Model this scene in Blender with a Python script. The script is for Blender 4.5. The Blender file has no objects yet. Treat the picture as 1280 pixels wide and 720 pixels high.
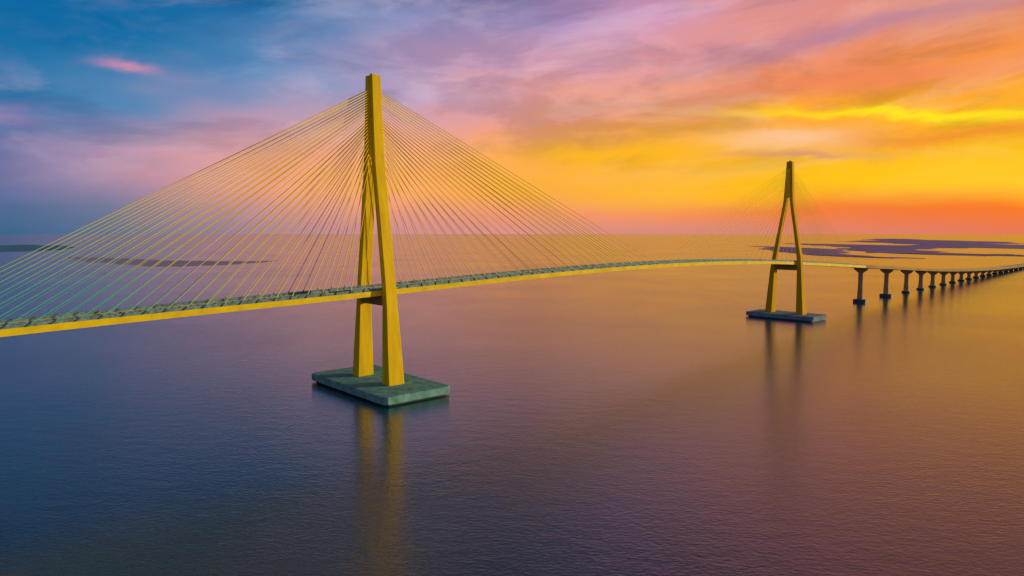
import bpy, math, random
from mathutils import Vector
random.seed(4)
S = bpy.context.scene
S.view_settings.view_transform = 'Standard'
S.view_settings.look = 'None'
S.view_settings.exposure = 0

def lin(c):
    o = []
    for v in c[:3]:
        v = v / 255.0
        o.append(v / 12.92 if v <= 0.04045 else ((v + 0.055) / 1.055) ** 2.4)
    return (o[0], o[1], o[2], 1.0)

# ------------------------------------------------------------------ node helper
class NT:
    def __init__(s, tree):
        s.t = tree; s.n = tree.nodes; s.l = tree.links
    def new(s, typ, **kw):
        n = s.n.new(typ)
        for k, v in kw.items(): setattr(n, k, v)
        return n
    def put(s, sock, v):
        if isinstance(v, bpy.types.NodeSocket): s.l.new(v, sock)
        elif v is not None: sock.default_value = v
    def m(s, op, a, b=None, c=None, clamp=False):
        n = s.new('ShaderNodeMath', operation=op, use_clamp=clamp)
        s.put(n.inputs[0], a)
        if b is not None: s.put(n.inputs[1], b)
        if c is not None: s.put(n.inputs[2], c)
        return n.outputs[0]
    def maprange(s, v, a, b, c, d, smooth=False):
        n = s.new('ShaderNodeMapRange')
        if smooth: n.interpolation_type = 'SMOOTHSTEP'
        s.put(n.inputs[0], v)
        for i, q in enumerate((a, b, c, d)): s.put(n.inputs[i + 1], q)
        return n.outputs[0]
    def mix(s, f, a, b, blend='MIX'):
        n = s.new('ShaderNodeMix', data_type='RGBA', blend_type=blend)
        s.put(n.inputs[0], f); s.put(n.inputs[6], a); s.put(n.inputs[7], b)
        return n.outputs[2]
    def comb(s, x, y, z):
        n = s.new('ShaderNodeCombineXYZ')
        s.put(n.inputs[0], x); s.put(n.inputs[1], y); s.put(n.inputs[2], z)
        return n.outputs[0]
    def noise(s, vec, scale, detail=4, rough=0.5, dist=0.0):
        n = s.new('ShaderNodeTexNoise')
        s.put(n.inputs['Vector'], vec); n.inputs['Scale'].default_value = scale
        n.inputs['Detail'].default_value = detail
        n.inputs['Roughness'].default_value = rough
        n.inputs['Distortion'].default_value = dist
        return n
    def ramp(s, f, stops, interp='LINEAR'):
        n = s.new('ShaderNodeValToRGB'); cr = n.color_ramp
        cr.interpolation = interp
        while len(cr.elements) > 1: cr.elements.remove(cr.elements[-1])
        cr.elements[0].position = stops[0][0]; cr.elements[0].color = stops[0][1]
        for p, c in stops[1:]:
            e = cr.elements.new(p); e.color = c
        s.put(n.inputs[0], f)
        return n.outputs[0]

# ------------------------------------------------------------------ world / sky
SUN_AZ, SUN_EL = 78.0, 9.0
W = bpy.data.worlds.new("World"); S.world = W; W.use_nodes = True
W.cycles.sampling_method = 'MANUAL'; W.cycles.sample_map_resolution = 256
N = NT(W.node_tree); N.n.clear()
tc = N.new('ShaderNodeTexCoord')
sep = N.new('ShaderNodeSeparateXYZ'); N.l.new(tc.outputs['Generated'], sep.inputs[0])
x, y, z = sep.outputs
az0 = N.m('MULTIPLY', N.m('ARCTAN2', x, y), 57.29578)
el0 = N.m('MULTIPLY', N.m('ARCSINE', z), 57.29578)
cv = N.comb(x, y, N.m('MULTIPLY', z, 3.6))
wn = N.noise(cv, 3.0, 3, 0.55)
ws = N.new('ShaderNodeSeparateColor'); N.l.new(wn.outputs['Color'], ws.inputs[0])
wz = N.maprange(el0, 0.6, 9, 0.12, 1.0)
az = N.m('ADD', az0, N.m('MULTIPLY', N.m('SUBTRACT', ws.outputs[0], 0.5), 14.0))
elr = N.m('ADD', el0, N.m('MULTIPLY', N.m('MULTIPLY', N.m('SUBTRACT', ws.outputs[1], 0.5), 9.0), wz))
fac = N.m('DIVIDE', N.m('ADD', az, 180.0), 360.0)
AZ = [-37, -29, -20, -10, 0, 10, 20, 29, 37]
# elevation, 9 colours in azimuth order, colour at +65, colour opposite the sunset
ROWS = [
 (0,   [(56,100,138),(90,112,146),(162,130,150),(204,140,148),(214,142,142),(212,138,132),(212,134,122),(220,128,108),(226,118,88)], (235,140,60), (120,120,150)),
 (1.8, [(76,104,148),(114,120,152),(182,138,152),(226,148,142),(240,148,118),(244,146,92),(242,130,64),(244,116,42),(248,112,26)], (255,160,40), (160,135,160)),
 (3.5, [(102,114,162),(156,130,164),(216,146,156),(248,160,116),(255,170,58),(255,180,20),(255,182,12),(255,188,4),(255,196,0)], (255,215,60), (205,165,170)),
 (6,   [(104,122,172),(166,138,172),(222,154,164),(248,166,126),(255,174,74),(255,182,26),(255,182,26),(255,186,14),(255,190,4)], (255,225,90), (215,175,180)),
 (9,   [(30,120,172),(88,136,182),(176,152,184),(224,160,164),(240,160,132),(248,158,88),(252,162,50),(253,164,26),(254,174,20)], (255,205,90), (205,175,190)),
 (12,  [(0,110,164),(14,122,174),(104,146,192),(178,156,190),(212,158,182),(232,154,148),(240,146,104),(246,142,74),(248,146,58)], (240,170,100), (175,165,190)),
 (16,  [(0,88,144),(0,98,156),(44,124,178),(134,146,190),(174,150,194),(202,148,186),(222,148,152),(222,138,124),(214,134,102)], (200,140,120), (145,150,180)),
 (21,  [(0,62,108),(0,70,116),(0,78,126),(40,86,138),(106,102,150),(158,116,146),(198,124,130),(208,120,106),(206,116,94)], (170,120,120), (125,135,170)),
 (32,  [(0,36,66),(0,38,68),(0,42,72),(0,46,78),(22,50,84),(60,56,84),(90,60,84),(98,62,78),(94,58,74)], (120,98,112), (85,105,140)),
 (50,  [(0,30,54)]*3 + [(0,34,58),(2,38,62),(12,38,62),(24,38,62),(28,38,60),(28,38,58)], (50,64,96), (55,80,118)),
 (80,  [(2,40,70)]*9, (20,56,90), (28,64,100)),
]
rowc = []
for e, cols, side, back in ROWS:
    st = [(0.0, lin(back)), ((-100+180)/360, lin([ (a+b)/2 for a, b in zip(back, cols[0])]))]
    for a, c in zip(AZ, cols): st.append(((a+180)/360, lin(c)))
    st += [((65+180)/360, lin(side)), ((115+180)/360, lin([(a+b)/2 for a, b in zip(side, back)])), (1.0, lin(back))]
    rowc.append((e, N.ramp(fac, st)))
col = rowc[0][1]
for i in range(1, len(rowc)):
    f = N.maprange(elr, rowc[i-1][0], rowc[i][0], 0.0, 1.0, smooth=False)
    col = N.mix(f, col, rowc[i][1])

# cloud deck streaks
cn = N.noise(N.comb(x, y, N.m('ADD', N.m('MULTIPLY', z, 3.4), N.m('MULTIPLY', x, -.25))), 4.6, 6, 0.6, 0.3)
cs = N.new('ShaderNodeSeparateColor'); N.l.new(cn.outputs['Color'], cs.inputs[0])
up = N.maprange(el0, 1.0, 7.0, 0.0, 1.0, smooth=True)
dark = N.m('MULTIPLY', N.maprange(cs.outputs[0], 0.47, 0.64, 0.0, 0.48, smooth=True), up)
col = N.mix(dark, col, N.mix(1.0, col, (0.46, 0.52, 0.66, 1), 'MULTIPLY'))
lite = N.m('MULTIPLY', N.maprange(cs.outputs[1], 0.46, 0.64, 0.0, 0.6, smooth=True), up)
col = N.mix(lite, col, N.mix(1.0, col, (0.28, 0.17, 0.18, 1), 'SCREEN'))

# individual cloud banks and glows, placed by compass bearing and elevation
sa = N.m('ADD', az0, N.m('MULTIPLY', N.m('SUBTRACT', ws.outputs[2], 0.5), 9.0))
se = N.m('ADD', el0, N.m('MULTIPLY', N.m('SUBTRACT', cs.outputs[2], 0.5), 3.2))
def blob(c, a0, e0, wa, we, amp, colr, tilt=0.0):
    da = N.m('SUBTRACT', sa, a0); de = N.m('SUBTRACT', N.m('SUBTRACT', se, e0), N.m('MULTIPLY', da, tilt))
    da = N.m('DIVIDE', da, wa); de = N.m('DIVIDE', de, we)
    q = N.m('ADD', N.m('MULTIPLY', da, da), N.m('MULTIPLY', de, de))
    g = N.m('MULTIPLY', N.m('EXPONENT', N.m('MULTIPLY', q, -1.0)), amp, clamp=True)
    return N.mix(g, c, lin(colr))
col = blob(col, 35, 4.0, 20, 1.4, 0.8, (255,200,0))
col = blob(col, 4, 4.2, 14, 1.3, 0.65, (255,178,40))
col = blob(col, -16, 6.0, 9, 2.4, 0.5, (238,158,140))
col = blob(col, -8, 4.4, 12, 1.8, 0.65, (252,170,92))
col = blob(col, 33, 6.8, 10, 0.6, 0.75, (240,138,36))
col = blob(col, 31, 8.4, 11, 0.38, 1.0, (255,228,0), -0.07)
col = blob(col, 22, 7.0, 5, 0.7, 0.8, (252,200,158))
col = blob(col, 23, 5.9, 5, 0.3, 0.7, (205,140,120))
col = blob(col, 26, 11.2, 14, 0.9, 0.6, (240,126,86), -0.03)
col = blob(col, 8, 6.3, 5, 0.4, 0.9, (255,182,20))
col = blob(col, -36, 8.0, 3.0, 0.5, 0.6, (190,130,170))
col = blob(col, -36, 14.5, 13, 3.8, 0.92, (0,104,162))
col = blob(col, -28.8, 11.6, 1.7, 0.35, 0.75, (220,142,172))
col = blob(col, -17, 15.5, 6, 1.1, 0.5, (80,124,174), 0.1)
col = blob(col, 27, 14.5, 12, 0.8, 0.6, (158,114,158), 0.06)

bg = N.new('ShaderNodeBackground'); N.put(bg.inputs[0], col); bg.inputs[1].default_value = 1.0
sky = N.new('ShaderNodeTexSky', sky_type='NISHITA'); sky.sun_disc = False
sky.sun_elevation = math.radians(SUN_EL); sky.sun_rotation = math.radians(SUN_AZ)
bg2 = N.new('ShaderNodeBackground'); N.put(bg2.inputs[0], sky.outputs[0]); bg2.inputs[1].default_value = 0.003
ad = N.new('ShaderNodeAddShader'); N.l.new(bg.outputs[0], ad.inputs[0]); N.l.new(bg2.outputs[0], ad.inputs[1])
wo = N.new('ShaderNodeOutputWorld'); N.l.new(ad.outputs[0], wo.inputs[0])

sl = bpy.data.lights.new("sun", 'SUN'); sl.energy = 3.6; sl.angle = math.radians(0.6); sl.color = (1.0, 0.78, 0.42)
so = bpy.data.objects.new("sun", sl); S.collection.objects.link(so)
a, e = math.radians(SUN_AZ), math.radians(SUN_EL)
sd = Vector((math.sin(a)*math.cos(e), math.cos(a)*math.cos(e), math.sin(e)))
so.rotation_euler = (-sd).to_track_quat('-Z', 'Y').to_euler()
so.location = sd * 500

# ------------------------------------------------------------------ materials
def mat(name, c, c2, scale=0.3, rough=0.6, bump=0.0, spec=0.4, streak=False):
    M = bpy.data.materials.new(name); M.use_nodes = True
    n = NT(M.node_tree); b = n.n['Principled BSDF']
    g = n.new('ShaderNodeNewGeometry')
    sp = n.new('ShaderNodeSeparateXYZ'); n.l.new(g.outputs['Position'], sp.inputs[0])
    v = n.comb(sp.outputs[0], sp.outputs[1], n.m('MULTIPLY', sp.outputs[2], 0.15 if streak else 1.0))
    t = n.noise(v, scale, 5, 0.65)
    f = n.maprange(t.outputs[0], 0.35, 0.68, 0, 1)
    n.put(b.inputs['Base Color'], n.mix(f, (*c, 1), (*c2, 1)))
    b.inputs['Roughness'].default_value = rough
    b.inputs['Specular IOR Level'].default_value = spec
    if bump:
        t2 = n.noise(v, scale * 5, 4, 0.6)
        bp = n.new('ShaderNodeBump'); bp.inputs['Strength'].default_value = bump; bp.inputs['Distance'].default_value = 0.2
        n.put(bp.inputs['Height'], t2.outputs[0]); n.l.new(bp.outputs[0], b.inputs['Normal'])
    return M
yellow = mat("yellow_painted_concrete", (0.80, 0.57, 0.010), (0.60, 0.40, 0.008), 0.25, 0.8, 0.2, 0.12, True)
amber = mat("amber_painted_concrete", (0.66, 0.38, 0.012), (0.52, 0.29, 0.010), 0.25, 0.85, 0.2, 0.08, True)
ygirder = mat("yellow_girder_paint", (0.84, 0.64, 0.010), (0.62, 0.46, 0.010), 0.15, 0.7, 0.0, 0.15)
sleeve = mat("cable_sleeve", (0.04, 0.14, 0.16), (0.06, 0.18, 0.20), 0.5, 0.5)
barrierm = mat("barrier_concrete", (0.20, 0.34, 0.38), (0.03, 0.09, 0.13), 0.55, 0.8)
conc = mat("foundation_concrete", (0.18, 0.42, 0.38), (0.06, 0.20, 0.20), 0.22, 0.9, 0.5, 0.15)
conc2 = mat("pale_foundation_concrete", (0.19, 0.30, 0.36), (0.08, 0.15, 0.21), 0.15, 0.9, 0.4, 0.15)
dark_conc = mat("dark_concrete", (0.035, 0.085, 0.095), (0.015, 0.040, 0.055), 0.3, 0.6, 0.4)  # darker concrete for lower foundation walls, their underside and pier footings
pierm = mat("pier_concrete", (0.50, 0.30, 0.13), (0.34, 0.22, 0.11), 0.2, 0.9, 0.2, 0.1)
fascia = mat("fascia_concrete", (0.40, 0.26, 0.08), (0.28, 0.19, 0.08), 0.05, 0.85, 0.0, 0.1)
asph = mat("asphalt", (0.040, 0.060, 0.065), (0.070, 0.090, 0.095), 0.2, 0.9)
white = mat("road_paint", (0.7, 0.7, 0.66), (0.6, 0.6, 0.58), 0.5, 0.7)
beamm = mat("cross_beam_paint", (0.42, 0.22, 0.03), (0.30, 0.15, 0.02), 0.3, 0.6)
# cable sheath: yellow, with green-blue sky light painted into the low back-span cables
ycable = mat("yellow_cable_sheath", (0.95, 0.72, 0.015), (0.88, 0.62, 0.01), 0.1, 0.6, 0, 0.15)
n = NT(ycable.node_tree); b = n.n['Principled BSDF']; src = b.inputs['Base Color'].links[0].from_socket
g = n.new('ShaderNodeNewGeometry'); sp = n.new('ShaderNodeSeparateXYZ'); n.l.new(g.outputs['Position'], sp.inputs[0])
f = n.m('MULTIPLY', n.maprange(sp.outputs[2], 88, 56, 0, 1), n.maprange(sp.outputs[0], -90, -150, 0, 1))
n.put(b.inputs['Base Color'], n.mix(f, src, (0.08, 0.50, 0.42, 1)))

# ------------------------------------------------------------------ mesh helpers
WL = {}
def mk(name, verts, faces, mats, origin=(0, 0, 0), parent=None, fm=None, smooth=False):
    me = bpy.data.meshes.new(name)
    o = Vector(origin)
    me.from_pydata([tuple(Vector(v) - o) for v in verts], [], faces)
    for m_ in mats: me.materials.append(m_)
    if fm:
        for p, i in zip(me.polygons, fm): p.material_index = i
    if smooth:
        for p in me.polygons: p.use_smooth = True
    me.update()
    ob = bpy.data.objects.new(name, me); S.collection.objects.link(ob)
    setp(ob, o, parent)
    return ob
def setp(ob, o, parent):
    WL[ob.name] = Vector(o)
    if parent:
        ob.parent = parent; ob.location = Vector(o) - WL[parent.name]
    else: ob.location = o
def fixn(ob):
    import bmesh
    bm = bmesh.new(); bm.from_mesh(ob.data)
    bmesh.ops.recalc_face_normals(bm, faces=bm.faces); bm.to_mesh(ob.data); bm.free()

D1 = Vector((.745, .667, 0)).normalized()
D2 = Vector((.701, .713, 0)).normalized()
P1 = Vector((-65.5, 328.5, 0))
a1 = math.atan2(D1.y, D1.x); a2 = math.atan2(D2.y, D2.x)
def heading(s):
    t = max(0, min(1, (s - 330) / 220)); t = t*t*(3-2*t)
    return a1 + (a2 - a1) * t
tab = {0: P1.copy()}
p = P1.copy()
for s in range(0, 3000, 2):
    h = heading(s + 1); p = p + Vector((math.cos(h), math.sin(h), 0)) * 2; tab[s + 2] = p.copy()
def cen(s):
    if s <= 0: return P1 + D1 * s
    k = int(s // 2) * 2; f = (s - k) / 2
    return tab[k].lerp(tab[min(k + 2, 3000)], f)
ZK = [(-700, 14), (-450, 27), (-300, 36), (-147, 43.3), (0, 48.3), (112, 52.3), (225, 54.2), (340, 52.9), (427, 49.5), (637, 38.5),
      (820, 29), (1000, 21), (1300, 12), (1700, 7), (2400, 6), (3200, 6)]
def dz(s):
    for i in range(len(ZK) - 1):
        if ZK[i][0] <= s <= ZK[i+1][0]:
            x0, y0 = ZK[i]; x1, y1 = ZK[i+1]
            xm, ym = ZK[max(i-1, 0)]; xp, yp = ZK[min(i+2, len(ZK)-1)]
            m0 = (y1-ym)/(x1-xm); m1 = (yp-y0)/(xp-x0); h = x1-x0; t = (s-x0)/h
            return (2*t**3-3*t**2+1)*y0+(t**3-2*t**2+t)*h*m0+(-2*t**3+3*t**2)*y1+(t**3-t**2)*h*m1
    return ZK[-1][1]
def pt(s, n, zr):
    c = cen(s); h = heading(s)
    return Vector((c.x + math.sin(h) * n, c.y - math.cos(h) * n, dz(s) + zr))
def sweep(name, prof, s0, s1, step, mats, parent):
    V, F = [], []; k = len(prof); n = max(1, int(round((s1 - s0) / step)))
    for i in range(n + 1):
        s = s0 + (s1 - s0) * i / n
        for q in prof: V.append(pt(s, q[0], q[1]))
    for i in range(n):
        for j in range(k):
            b = i * k; F.append((b + j, b + (j+1) % k, b + k + (j+1) % k, b + k + j))
    F.append(tuple(range(k))); F.append(tuple(reversed(range(n*k, n*k + k))))
    ob = mk(name, V, F, mats, pt(s0, prof[0][0], 0), parent); fixn(ob); return ob
def rect(n0, n1, z0, z1): return [(n0, z0), (n1, z0), (n1, z1), (n0, z1)]

bridge = bpy.data.objects.new("cable_stayed_bridge", None); S.collection.objects.link(bridge)
WL[bridge.name] = P1.copy(); bridge.location = P1
bridge["label"] = "long yellow cable-stayed bridge with two pylons crossing open water"
bridge["category"] = "bridge"

SA, SM, SE = -330, 590, 2600
for sg in (1, -1):
    lo, hi = sorted((sg * 8.6, sg * 9.9))
    sweep("edge_girder", rect(lo, hi, -2.3, 0.15), SA, SM, 10, [ygirder], bridge)
    sweep("edge_girder", rect(lo, hi, -2.2, 0.15), SM + .3, SE, 12, [fascia], bridge)
    lo, hi = sorted((sg * 8.95, sg * 9.4))
    sweep("barrier", rect(lo, hi, 0.16, 1.35), SA, SM, 10, [barrierm], bridge)
    sweep("barrier", rect(lo, hi, 0.16, 1.15), SM + .3, SE, 12, [fascia], bridge)
sweep("median_barrier", [(-.35, .05), (.35, .05), (.15, .95), (-.15, .95)], SA, SE, 10, [barrierm], bridge)
sweep("deck_slab", rect(-8.59, 8.59, -0.7, 0.0), SA, SM, 10, [barrierm], bridge)
sweep("approach_girder", [(-8.59, 0), (-8.59, -.5), (-5.5, -1.0), (-4.8, -2.6), (4.8, -2.6), (5.5, -1.0), (8.59, -.5), (8.59, 0)], SM + .3, SE, 12, [pierm], bridge)
def strip(name, n0, n1, zr, segs, m_):
    V, F = [], []
    for s0, s1 in segs:
        n = max(1, int((s1 - s0) / 10))
        for i in range(n):
            b = len(V); sa_, sb_ = s0 + (s1-s0)*i/n, s0 + (s1-s0)*(i+1)/n
            V += [pt(sa_, n0, zr), pt(sa_, n1, zr), pt(sb_, n1, zr), pt(sb_, n0, zr)]
            F.append((b, b+1, b+2, b+3))
    ob = mk(name, V, F, [m_], V[0], bridge); return ob
strip("road_surface", -8.5, 8.5, 0.03, [(SA, SE)], asph)
for n0 in (-8.2, -0.75, 0.6, 8.05):
    strip("edge_line", n0, n0 + .15, 0.06, [(SA, SE)], white)
for n0 in (-4.4, 4.25):
    o = strip("lane_line", n0, n0 + .15, 0.06, [(s, s + 3) for s in range(SA, 900, 12)], white); o["kind"] = "stuff"

# ------------------------------------------------------------------ pylons
def frame(c, ax):
    nn = Vector((ax.y, -ax.x, 0))
    return lambda u, v, zz: Vector((c.x, c.y, 0)) + ax * u + nn * v + Vector((0, 0, zz))
def loft(name, secs, f, mats, parent, origin, bev=0.0):
    V, F = [], []
    for (zz, a_, vc, vh) in secs:
        c = min(a_, vh) * 0.12
        for (u, v) in [(-a_, -vh+c), (-a_+c, -vh), (a_-c, -vh), (a_, -vh+c), (a_, vh-c), (a_-c, vh), (-a_+c, vh), (-a_, vh-c)]:
            V.append(f(u, vc + v, zz))
    k = 8
    for i in range(len(secs) - 1):
        for j in range(k):
            b = i * k; F.append((b+j, b+(j+1) % k, b+k+(j+1) % k, b+k+j))
    F.append(tuple(range(k))); F.append(tuple(reversed(range(len(V)-k, len(V)))))
    ob = mk(name, V, F, mats, origin, parent); fixn(ob); return ob
def box(name, u0, u1, v0, v1, z0, z1, f, mats, parent, origin):
    V = [f(u, v, zz) for zz in (z0, z1) for u, v in ((u0, v0), (u1, v0), (u1, v1), (u0, v1))]
    F = [(0,1,2,3), (4,5,6,7), (0,1,5,4), (1,2,6,5), (2,3,7,6), (3,0,4,7)]
    ob = mk(name, V, F, mats, origin, parent); fixn(ob); return ob
def platform(name, f, parent, origin, sx, cm):
    V, F, FM = [], [], []
    def ring(a_, b_, c, zz):
        a_ *= sx; b_ *= sx
        base = len(V)
        for (u, v) in [(-a_, -b_+c), (-a_+c, -b_), (a_-c, -b_), (a_, -b_+c), (a_, b_-c), (a_-c, b_), (-a_+c, b_), (-a_, b_-c)]:
            V.append(f(u, v, zz))
        return base
    rs = [ring(16.2, 34.2, 1.5, -3), ring(16.2, 34.2, 1.5, .9), ring(18, 36, 1.8, .9), ring(18, 36, 1.8, 4.0), ring(17.7, 35.7, 1.7, 4.2)]
    for i in range(len(rs) - 1):
        for j in range(8):
            F.append((rs[i]+j, rs[i]+(j+1) % 8, rs[i+1]+(j+1) % 8, rs[i+1]+j)); FM.append(1 if i < 2 else 0)
    F.append(tuple(range(rs[-1], rs[-1]+8))); FM.append(0)
    ob = mk(name, V, F, [cm, dark_conc], origin, parent, FM); fixn(ob); return ob

def pylon(s, top, ax, ym, w, sx, cm):
    c = cen(s); d = dz(s); f = frame(c, ax)
    k = (top - d) / (149 - 48.3)
    zt = lambda zz: d + (zz - 48.3) * k
    head = loft("pylon", [(zt(113), 2.2*w, 0, 3.0*w), (top - 1.2, 1.9*w, 0, 1.2*w), (top + 0.9, 1.2*w, 0, .9*w)], f, [ym], bridge, f(0, 0, 0))
    def off(zz):
        if zz < d: return 14.2 + (11.8 - 14.2) * (zz - 4) / (d - 4)
        if zz < zt(110): return 11.8 + (3.4*w - 11.8) * (zz - d) / (zt(110) - d)
        return (3.4 + (1.75 - 3.4) * (zz - zt(110)) / (top - zt(110)))*w
    for sg in (1, -1):
        secs = []
        for zz, ah, vh in [(4.0, 4.4, 3.0), (20, 3.9, 2.55), (d - 8, 3.1, 1.9), (d + 4, 2.9*w, 1.75), (zt(80), 2.75*w, 1.7*w), (zt(110), 2.7*w, 1.7*w), (zt(130), 2.5*w, 1.45*w), (top, 2.3*w, 1.25*w)]:
            secs.append((zz, ah, sg * off(zz), vh))
        loft("leg", secs, f, [ym], head, f(0, sg * 14.2, 4))
    box("cross_beam", -2.3, 2.3, -11.2, 11.2, d - 7.2, d - 2.5, f, [beamm], head, f(0, 0, d - 7))
    platform("foundation", f, head, f(0, 0, 0), sx, cm)
    return f, d, k, off, head
AX2 = (D1 * 0.6 + D2 * 0.4).normalized()
S2 = 417
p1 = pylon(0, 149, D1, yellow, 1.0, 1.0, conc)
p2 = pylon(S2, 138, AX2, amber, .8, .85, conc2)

def cable_geo(A, B, r, V, F, FM, sl=True):
    def tube(a_, b_, r_, mi):
        d = (b_ - a_).normalized(); u = d.cross(Vector((0, 0, 1))).normalized(); w = d.cross(u)
        b0 = len(V)
        for q in (a_, b_):
            for j in range(6):
                t = j * math.pi / 3; V.append(q + u * (r_ * math.cos(t)) + w * (r_ * math.sin(t)))
        for j in range(6):
            F.append((b0+j, b0+(j+1) % 6, b0+6+(j+1) % 6, b0+6+j)); FM.append(mi)
    tube(A, B, r, 0)
    if sl:
        dd = (A - B).normalized(); tube(B - dd * .2, B + dd * 2.0, r * 1.5, 1)
def cables(s, pl, top, left, right, NC):
    f, d, k, off, head = pl
    out = []
    for dirn, L in ((-1, left), (1, right)):
        for i in range(NC):
            t = i / (NC - 1)
            sd_ = 12 + (L - 12) * t
            zt_ = top - 38 * k + (31.5 * k) * t ** 0.85
            for sg in (-1, 1):
                B = pt(s + dirn * sd_, sg * 9.65, 0.1)
                A = f(dirn * 1.8, sg * (off(zt_) - .2), zt_)
                out.append((A, B))
    return out
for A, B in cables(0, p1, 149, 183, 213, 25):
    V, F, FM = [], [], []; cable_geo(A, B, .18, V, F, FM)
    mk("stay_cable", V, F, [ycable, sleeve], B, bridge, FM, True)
V, F, FM = [], [], []
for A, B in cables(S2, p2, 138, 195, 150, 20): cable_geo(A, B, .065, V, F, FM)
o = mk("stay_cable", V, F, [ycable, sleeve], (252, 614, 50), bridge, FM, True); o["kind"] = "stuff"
o["label"] = "thin pale stay cables of the more distant pylon"

# ------------------------------------------------------------------ approach piers
def pier_mesh(hd):
    V, F = [], []
    secs = [(1.5, 1.9, 2.9), (hd * .5, 1.6, 2.3), (hd - 5, 1.5, 2.4), (hd - 1.4, 1.7, 6.9), (hd, 1.7, 7.2)]
    for zz, a_, b_ in secs:
        c = .5
        for (u, v) in [(-a_, -b_+c), (-a_+c, -b_), (a_-c, -b_), (a_, -b_+c), (a_, b_-c), (a_-c, b_), (-a_+c, b_), (-a_, b_-c)]:
            V.append((u, v, zz))
    for i in range(len(secs) - 1):
        for j in range(8):
            b = i * 8; F.append((b+j, b+(j+1) % 8, b+8+(j+1) % 8, b+8+j))
    F.append(tuple(range(8))); F.append(tuple(reversed(range(len(V)-8, len(V)))))
    return V, F
offs = [180, 271, 353, 420, 481, 541, 598, 654]
while offs[-1] < 2050: offs.append(offs[-1] + 54)
for idx, so_ in enumerate(offs + [-622, -700]):
    s = 427 + so_; hd = dz(s) - 2.65 + (1.9 if s < SM else 0)
    c = cen(s); h = heading(s)
    V, F = pier_mesh(hd)
    ca, sa_ = math.cos(h), math.sin(h)
    tr = lambda v: Vector((c.x + v[0]*ca + v[1]*sa_, c.y + v[0]*sa_ - v[1]*ca, v[2]))
    ob = mk("approach_pier", [tr(v) for v in V], F, [pierm], (c.x, c.y, 0), bridge); fixn(ob)
    a_, b_, hh = (4.5, 6.3, 3.6) if idx < 2 else (3.2, 4.6, 2.2)
    V = []
    for zz, k in ((-3, 1), (hh - .6, 1), (hh, .93)):
        for u, v in ((-a_, -b_*.6), (-a_*.6, -b_), (a_*.6, -b_), (a_, -b_*.6), (a_, b_*.6), (a_*.6, b_), (-a_*.6, b_), (-a_, b_*.6)):
            V.append(tr((u*k, v*k, zz)))
    F = [(i*8+j, i*8+(j+1) % 8, i*8+8+(j+1) % 8, i*8+8+j) for i in range(2) for j in range(8)] + [tuple(range(16, 24))]
    fo = mk("footing", V, F, [dark_conc], (c.x, c.y, 0), ob); fixn(fo)

# ------------------------------------------------------------------ water
R = 90000
wm = bpy.data.materials.new("sea_water"); wm.use_nodes = True
n = NT(wm.node_tree); b = n.n['Principled BSDF']
g = n.new('ShaderNodeNewGeometry')
mp = n.new('ShaderNodeMapping'); n.l.new(g.outputs['Position'], mp.inputs[0])
mp.inputs['Rotation'].default_value = (0, 0, math.radians(20)); mp.inputs['Scale'].default_value = (0.7, 1.2, 1)
big = n.noise(g.outputs['Position'], 0.005, 3, 0.6, 0.4)
n1 = n.noise(mp.outputs[0], 0.75, 3, 0.6, 0.2)
n2 = n.noise(mp.outputs[0], 0.16, 2, 0.5, 0.0)
hsum = n.m('ADD', n.m('MULTIPLY', n1.outputs[0], 1.2), n2.outputs[0])
bp = n.new('ShaderNodeBump'); bp.inputs['Strength'].default_value = 1.0
n.put(bp.inputs['Distance'], n.maprange(big.outputs[0], .35, .65, .085, .12))
n.put(bp.inputs['Height'], hsum); n.l.new(bp.outputs[0], b.inputs['Normal'])
n.put(b.inputs['Base Color'], n.mix(big.outputs[0], (0.0, 0.040, 0.070, 1), (0.0, 0.050, 0.085, 1)))
n.put(b.inputs['Roughness'], n.maprange(big.outputs[0], .3, .7, .13, .18))
b.inputs['IOR'].default_value = 2.15
b.inputs['Specular Tint'].default_value = (1.0, 0.86, 0.96, 1)
wa = mk("water", [(-R, -R, 0), (R, -R, 0), (R, R, 0), (-R, R, 0)], [(0, 1, 2, 3)], [wm])
wa["kind"] = "structure"; wa["label"] = "wide calm bay water with fine ripples at sunset"; wa["category"] = "water"

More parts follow.
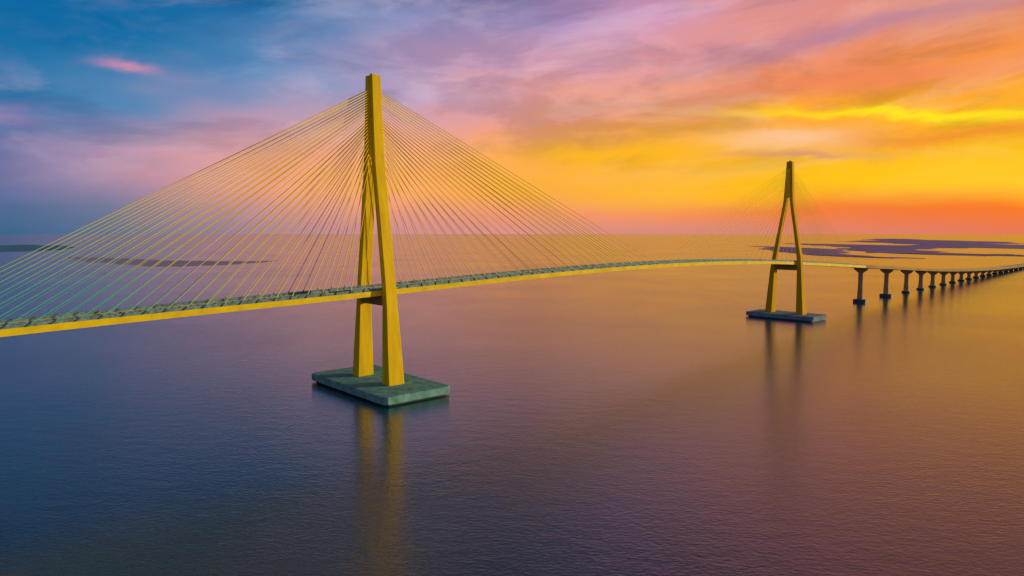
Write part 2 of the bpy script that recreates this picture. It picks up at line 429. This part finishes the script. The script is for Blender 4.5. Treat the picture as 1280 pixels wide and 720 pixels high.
# ------------------------------------------------------------------ far islands and coast
marsh = mat("hazy_marsh", (0.29, 0.15, 0.40), (0.18, 0.12, 0.34), 0.002, 0.95, 0, 0.1)  # foliage colour with distance haze mixed in
shoal = mat("mud_shoal", (0.42, 0.30, 0.44), (0.32, 0.27, 0.42), 0.004, 0.9, 0, 0.2)
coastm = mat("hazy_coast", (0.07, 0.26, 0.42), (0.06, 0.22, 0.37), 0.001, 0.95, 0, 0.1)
def ribbon(pts, widths, hgt, m_, seed, label, name="island", wa_=1.0):
    rr = random.Random(seed); ph = [rr.uniform(0, 6.28) for _ in range(12)]
    P = [Vector((a_, b_, 0)) for a_, b_ in pts]; K = 110; C = []
    def cat(i, t, Q):
        p0, p1_, p2_, p3 = Q[max(i-1, 0)], Q[i], Q[i+1], Q[min(i+2, len(Q)-1)]
        return 0.5*((2*p1_)+(p2_-p0)*t+(2*p0-5*p1_+4*p2_-p3)*t*t+(3*p1_-p0-3*p2_+p3)*t**3)
    for j in range(K + 1):
        q = j / K * (len(P) - 1); i = min(int(q), len(P) - 2); t = q - i
        w = widths[i] * (1 - t) + widths[i+1] * t
        env = min(1, (j / 20) ** .7, ((K - j) / 20) ** .7)
        wob = lambda o_: 1 + wa_*(.28*math.sin(j*.17+ph[o_]) + .16*math.sin(j*.43+ph[o_+1]) + .08*math.sin(j*1.1+ph[o_+2]))
        C.append((cat(i, t, P), max(w * env * wob(0), 1), max(w * env * wob(4), 1)))
    V, F = [], []
    for j, (c, wl, wr) in enumerate(C):
        nn = Vector((-.35, 1, 0)).normalized()
        h_ = hgt * (1 + .3*wa_*math.sin(j*.5+ph[8]))
        for off_, zz in ((wl, -.3), (wl*.96, h_*.6), (wl*.4, h_), (-wr*.4, h_), (-wr*.96, h_*.6), (-wr, -.3)):
            V.append(c + nn * off_ + Vector((0, 0, zz)))
    for j in range(K):
        for k in range(5): F.append((j*6+k, j*6+k+1, j*6+6+k+1, j*6+6+k))
    ob = mk(name, V, F, [m_], P[0]); fixn(ob); ob["kind"] = "structure"; ob["label"] = label; ob["category"] = "island"
    return ob
L = "low winding hazy purple marsh island in still water"
def wp(px, py):   # bearing / depression of a spot seen on the map -> metres
    Y = 75 * 853 / (py - 292.0); return ((px - 640) / 853.0 * Y, Y)
def R_(pp, ww, h_, m_, seed, lab=L, nm="island", wa_=1.0):
    P_ = [wp(*q) for q in pp]
    return ribbon(P_, [w_ * q[1]**2 / (75*853) for w_, q in zip(ww, P_)], h_, m_, seed, lab, nm, wa_)
# sinuous shoreline islands, each separated by open water
R_([(944,308),(975,309),(1005,313),(1030,318),(1062,321),(1100,321.5),(1150,323)], [.8,1.2,1.6,1.9,1.8,1.6,1.2], 1.2, marsh, 1)
R_([(1128,317),(1160,318),(1195,317),(1230,319),(1262,318)], [1.0,2.0,2.6,2.2,1.2], 1.2, marsh, 8)
R_([(1020,307),(1048,305.5),(1078,306.5),(1098,310),(1112,314),(1085,316)], [.7,1.3,1.8,1.6,1.5,.8], 1.2, marsh, 2)
R_([(1118,298.5),(1138,301),(1165,303.5),(1200,306),(1240,310),(1275,310),(1310,307)], [.6,1.0,1.5,1.9,2.0,1.6,1.2], 1.2, marsh, 3)
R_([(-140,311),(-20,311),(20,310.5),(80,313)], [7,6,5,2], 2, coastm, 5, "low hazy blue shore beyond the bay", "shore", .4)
R_([(80,321),(135,325),(200,328.5),(270,329),(350,326)], [1.0,2.6,4.0,3.2,1.0], .2, shoal, 7, "low brown mud shoal just above the water", "mud_shoal", .35)

# ------------------------------------------------------------------ camera
cd = bpy.data.cameras.new("camera"); cd.lens = 24; cd.sensor_width = 36; cd.clip_end = 250000; cd.clip_start = 1
co = bpy.data.objects.new("camera", cd); S.collection.objects.link(co)
co.location = (0, 0, 75); co.rotation_euler = (math.radians(90 - 4.56), 0, 0)
S.camera = co
